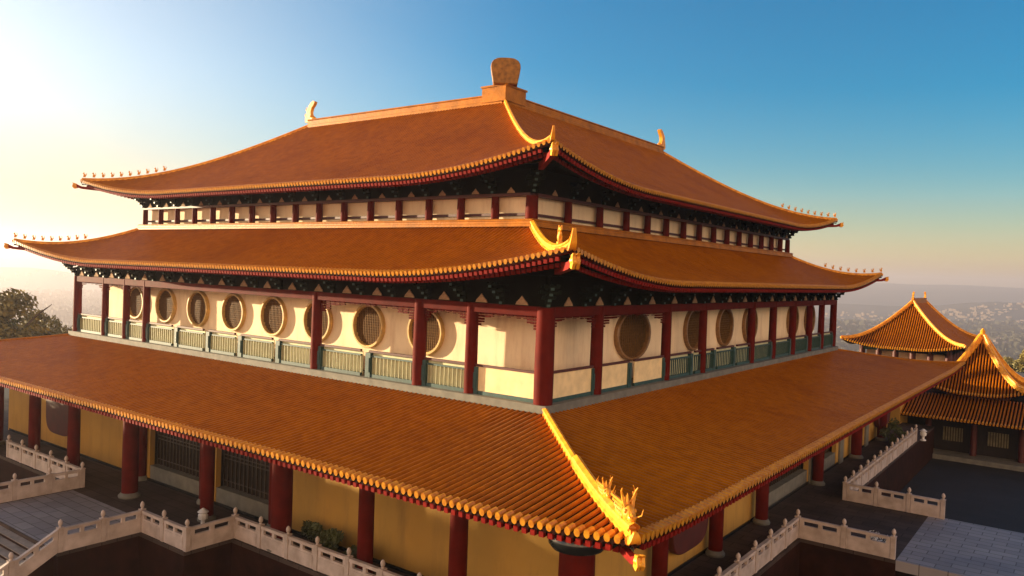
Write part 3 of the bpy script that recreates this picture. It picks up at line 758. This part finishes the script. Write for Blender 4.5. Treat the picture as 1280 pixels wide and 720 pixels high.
mb = MB(); mb.box(-4.4, 74.5, -2.3, 5.2, 75.1, -1.7); mb.box(4.7, 75.1, -2.3, 5.3, 92, -1.7); mb.build('lintel', GRN, pa)

pb = tag(empty('pavilion', (0,0,0)), 'dark double roofed pavilion with steep pointed top and glowing yellow ridge at right edge', 'pavilion')
pavilion_roof(pb, 5.6, 13.4, 58.2, 66.0, .75, -4.6, 0, .75, .25, 1.0)
mb = MB(); mb.lathe([(.28,.65),(.34,.95),(.2,1.15),(.24,1.3),(.05,1.6)], 9.5, 62.1, 12); mb.build('finial', RIDGE, pb, smooth=True)
mb = MB(); mb.box(6.9, 59.6, -5.6, 12.1, 64.6, -4.2); mb.build('upper_wall', REDD, pb)
skirt = Roof(20, 14, 3.2, 1.5, -5.0, -6.65, .35, 5, 2, .2, .25, X0=19.0, Y0=56.2)
skirt.build(pb, pitch=.28, n=8, rafters=False, soff_in=3)
mb = MB(); mb.quad((-1+3.2, 59.4, -5.0), (15.8, 59.4, -5.0), (15.8, 67, -5.0), (2.2, 67, -5.0)); mb.build('flat_roof', BED, pb)
mb = MB(); mb.box(-1, 58.6, ZL, 18.6, 69, -6.3); mb.build('wall', DOORM, pb)
for x in (1.5, 5.8, 9.6, 13.4, 17.2): column(pb, x, 57.6, ZL, -6.3, .28, m=REDD)
for x0 in (6.9, 10.6, 14.4):
    wn = MB(); wn.box(x0, 58.5, -9.2, x0+1.7, 58.58, -7.9); wo = wn.build('window', DIMW, pb)
    l = MB()
    for k in range(8): l.box(x0+.22*k, 58.42, -9.2, x0+.22*k+.06, 58.5, -7.9)
    l.build('lattice', DOORM, wo)
mb = MB(); mb.box(-3, 55.6, ZL, 19.6, 58.4, ZL+.45); mb.build('step', CURB, pb)
# small cream block at the end of the hall
lb = tag(empty('side_building', (0,0,0)), 'low cream walled outbuilding between hall end and dark pavilion', 'building')
mb = MB(); mb.box(-9, 54.5, ZL, 3.8, 60, -3.4); mb.build('wall', WALLY, lb); mb = MB(); mb.box(-9.3, 54.2, -3.4, 4.1, 60.3, -3.1); mb.build('roof', BED, lb)

# ---------------------------------------------------------------- planting
def leafcloud(mb, c, rad, n, size, rnd, lumps=9):
    cs = []
    for i in range(lumps):
        d = Vector((rnd.gauss(0,1), rnd.gauss(0,1), rnd.gauss(0,.8))).normalized()*rnd.uniform(.35,.85)
        cs.append((Vector((d.x*rad[0], d.y*rad[1], d.z*rad[2])), rnd.uniform(.28,.5)))
    for i in range(n):
        o, k = rnd.choice(cs); d = Vector((rnd.gauss(0,1), rnd.gauss(0,1), rnd.gauss(0,1))).normalized()*(rnd.random()**.45)*k
        p = Vector(c)+o+Vector((d.x*rad[0], d.y*rad[1], d.z*rad[2]))
        a = Vector((rnd.gauss(0,1), rnd.gauss(0,1), rnd.gauss(0,1))).normalized(); b = a.orthogonal().normalized(); e_ = a.cross(b)
        s = size*rnd.uniform(.6,1.4); mb.quad(p-b*s, p+e_*s*.5, p+b*s, p-e_*s*.5)
def tree_meshes(seed, h, rad, n, size, lm):
    rnd = random.Random(seed); t = MB(); base = Vector((0,0,0)); top = Vector((rnd.uniform(-.3,.3), rnd.uniform(-.3,.3), h*.72))
    circ = [(cos(2*pi*k/8), sin(2*pi*k/8)) for k in range(8)]
    r0 = h*.028
    t.sweep([base, base.lerp(top,.4)+Vector((.1,0,0)), top], [(x*r0,y*r0) for x,y in circ], up=Vector((0,1,.01)), scale=[1.2,.8,.3])
    for k in range(7):
        s0 = base.lerp(top, rnd.uniform(.45,.95)); a = rnd.uniform(0,2*pi); e_ = s0+Vector((cos(a)*rad[0]*.45, sin(a)*rad[1]*.45, rnd.uniform(.1,.25)*h))
        t.sweep([s0, s0.lerp(e_,.5)+Vector((0,0,.2)), e_], [(x*r0*.45,y*r0*.45) for x,y in circ], up=Vector((0,.1,1)), scale=[1,.7,.25])
    c = MB(); leafcloud(c, (0,0,h-rad[2]), rad, n, size, rnd, 14)
    return t, c
TREES = {}
def tree(kind, loc, rz, label, sc=1.0, group='trees around the temple'):
    root = empty('tree', loc, rz); tag(root, label, 'tree', group); root.scale = (sc,)*3
    if kind not in TREES:
        spec = {'round': (3, 9, (4.2,4.2,3.4), 9000, .22, LEAF), 'wide': (5, 10, (5.5,5.0,3.6), 11000, .22, LEAF2), 'tall': (9, 14, (2.3,2.3,6.2), 9000, .26, LEAF), 'small': (12, 5.5, (1.6,1.6,1.5), 1100, .16, LEAF2)}[kind]
        t, c = tree_meshes(*spec); a = t.build('trunk', BARK, root, smooth=True); b = c.build('crown', spec[5], root, fix=False); TREES[kind] = (a.data, b.data)
    else:
        for nm, d in zip(('trunk','crown'), TREES[kind]): o = bpy.data.objects.new(nm, d); C.objects.link(o); o.parent = root
    return root
def along(px, dist):   # ground position at an image column (1280 wide) and depth
    k = (px-640)/FPX; d = Vector((fw.x, fw.y, 0)).normalized()+Vector((r_.x, r_.y, 0))*k
    return 18.047+d.x*dist, -26.605+d.y*dist
x, y = along(30, 84); tree('wide', (x, y, ZL-.3), 3.6, 'broad dark olive tree above the lower roof at the left edge', 1.22)
x, y = along(52, 92); tree('wide', (x, y, ZL-.2), 2.2, 'lower rounded tree filling in right of the broad olive tree', .95)
x, y = along(-45, 80); tree('round', (x, y, ZL), 1.4, 'rounded tree standing left of the broad olive tree, half out of frame', 1.1)
x, y = along(70, 100); tree('small', (x, y, ZL+1.5), 0, 'small sparse tree beside the left corner of the gallery', 1.2)
x, y = along(92, 96); tree('small', (x, y, ZL+1.9), 2, 'thin leafy sapling touching the left end column', 1.0)
# added, unseen row of trees west of the court, heights shaped to shade the terrace
for i, (ty, top) in enumerate(((-10,-.6),(-13.5,.4),(-17,1.8),(-20.5,3.2),(-24,4.6),(-27.5,5.9),(-31,7.0),(-34.5,8))):
    for j in range(2):
        tree('round', (-62-5*j-random.uniform(0,2), ty+1.6*j, top-9.0-1.6), i*1.3+j, 'added unseen round tree in the row shading the court from the west', 1.0, 'added shading trees west of the court')
# wooded slope at right behind the pavilions
spots = [(1262,205),(1246,215),(1278,222),(1225,225),(1290,190),(1250,235),(1275,245),(1205,215),(1180,240),(1300,210),(1150,260),(1235,250),(1265,270)]
for i, (px, d) in enumerate(spots):
    x, y = along(px, d); z = hgt(x, y)
    tree('round' if i % 2 else 'wide', (x, y, z-3.5), i*.9, 'dark green tree on the slope behind the right pavilions', .9+.25*((i*7)%5)/5, 'trees on the slope behind the pavilions')
def shrub(loc, rad, n, label, m, size=.09, cat='shrub', name='shrub'):
    mb = MB(); leafcloud(mb, (0,0,rad[2]), rad, n, size, random.Random(int(loc[0]*10)), 8)
    o = mb.build(name, m, None, fix=False); o.location = loc; return tag(o, label, cat)
shrub((-9.6,-3.5,ZG), (1.6,.55,.8), 2600, 'dark low shrub against the yellow wall beside the thick red column', LEAF)
shrub((-7.3,-3.4,ZG), (.9,.45,.5), 1200, 'smaller dark shrub at the foot of the yellow wall', LEAF)
shrub((8.1,13.1,ZL), (1.6,.9,.5), 1500, 'yellow green bush in the dark bed below the right balustrade', LEAF2)
shrub((5.2,44.5,ZG), (1.0,1.5,1.1), 1800, 'dark green shrub near the end of the far balustrade', LEAF)
shrub((10.2,14.75,ZG), (.9,.35,.55), 500, 'cluster of white blossoms behind the right balustrade', FLOW, .05, 'flowers', 'flowers')
def stone(loc, label, sc=1.0):
    mb = MB(); mb.lathe([(.22,0),(.22,.08),(.10,.14),(.10,.34),(.22,.40),(.24,.60),(.16,.66),(.28,.74),(.05,.92)],0,0,8)
    o = mb.build('stone_lantern', PALE, None, smooth=True); o.location = loc; o.scale = (sc,)*3; tag(o, label, 'stone lantern')
stone((-16.6,-4.9,ZG), 'little pale stone lantern by the red column in the left door bay')
stone((6.9,47.6,ZG), 'little pale stone lantern at the far end of the right balustrade', 1.1)

# ---------------------------------------------------------------- the city in the valley
BLD = [mat('city_cream', (.34,.26,.19), .8, .1), mat('city_brown', (.20,.14,.11), .8, .2)]
def house_mesh(k):
    mb = MB(); w_, d_, h_ = ((8,7,5),(12,9,9),(19,11,7))[k]; mb.box(-w_/2,-d_/2,-4,w_/2,d_/2,h_)
    mb.mi = 1; mb.quad((-w_/2-.5,-d_/2-.5,h_),(w_/2+.5,-d_/2-.5,h_),(w_/2+.5,0,h_+3)); mb.quad((-w_/2-.5,-d_/2-.5,h_+.01),(w_/2+.5,-d_/2-.5,h_+.01),(w_/2+.5,0,h_+3),(-w_/2-.5,0,h_+3)); mb.quad((-w_/2-.5,d_/2+.5,h_+.01),(w_/2+.5,d_/2+.5,h_+.01),(w_/2+.5,0,h_+3),(-w_/2-.5,0,h_+3))
    return mb
HM = []
rnd = random.Random(21)
allpos = []
for i in range(900):
    px = rnd.uniform(1030, 1330) if i % 9 else rnd.uniform(-30, 110); d = 1900+1500*rnd.random()**.9
    x, y = along(px, d); allpos.append((d, x, y, rnd.randrange(3), rnd.uniform(0, pi)))
allpos.sort()
for d, x, y, k, a in allpos[:260]:
    if len(HM) < 3 and not any(h[0] == k for h in HM):
        o = house_mesh(k).build('distant_building', BLD, None); HM.append((k, o.data))
    else: o = bpy.data.objects.new('distant_building', [h[1] for h in HM if h[0] == k][0]); C.objects.link(o)
    o.location = (x, y, hgt(x, y)); o.rotation_euler = (0,0,a); tag(o, 'tiny pale building in the hazy valley town', 'building', 'far town buildings in the valley')
mb = MB()
for d, x, y, k, a in allpos[260:]:
    z = hgt(x, y); s = (6, 9, 14)[k]; h = (5, 10, 7)[k]; mb.box(x-s/2, y-s/2, z-4, x+s/2, y+s/2, z+h)
o = mb.build('distant_town', BLD, None); setting(o, 'stuff')
# scrub and trees scattered over the valley floor, one mass
mb = MB()
for i in range(5200):
    px = rnd.uniform(980, 1340) if i % 4 else rnd.uniform(-60, 130); d = 330+2600*rnd.random()**1.5
    x, y = along(px, d); z = hgt(x, y); s = rnd.uniform(4, 9)*(1+d/2500)
    for j in range(5):
        q = Vector((x+rnd.gauss(0,s*.5), y+rnd.gauss(0,s*.5), z+rnd.uniform(.2,.8)*s)); aa = rnd.uniform(0, pi)
        mb.quad(q+Vector((cos(aa)*s*.6,sin(aa)*s*.6,-s*.4)), q-Vector((cos(aa)*s*.6,sin(aa)*s*.6,s*.4)), q+Vector((-cos(aa)*s*.35,-sin(aa)*s*.35,s*.45)), q+Vector((cos(aa)*s*.3,sin(aa)*s*.3,s*.5)))
o = mb.build('distant_woodland', mat('woodland', (.05,.045,.018), .9, .3, .01), None, fix=False); setting(o, 'stuff')

# ---------------------------------------------------------------- haze
HAZE = True
if HAZE:
    mb = MB(); mb.box(-9000,-9000,-240,9000,9000,112); o = mb.build('haze', [], None)
    hm = bpy.data.materials.new('haze'); hm.use_nodes = True; n = hm.node_tree.nodes; n.remove(n['Principled BSDF'])
    v = n.new('ShaderNodeVolumePrincipled'); v.inputs['Color'].default_value = (.80,.75,.83,1); v.inputs['Density'].default_value = 2.4e-4; v.inputs['Anisotropy'].default_value = .45
    hm.node_tree.links.new(v.outputs[0], n['Material Output'].inputs['Volume']); o.data.materials.append(hm); setting(o, 'stuff')
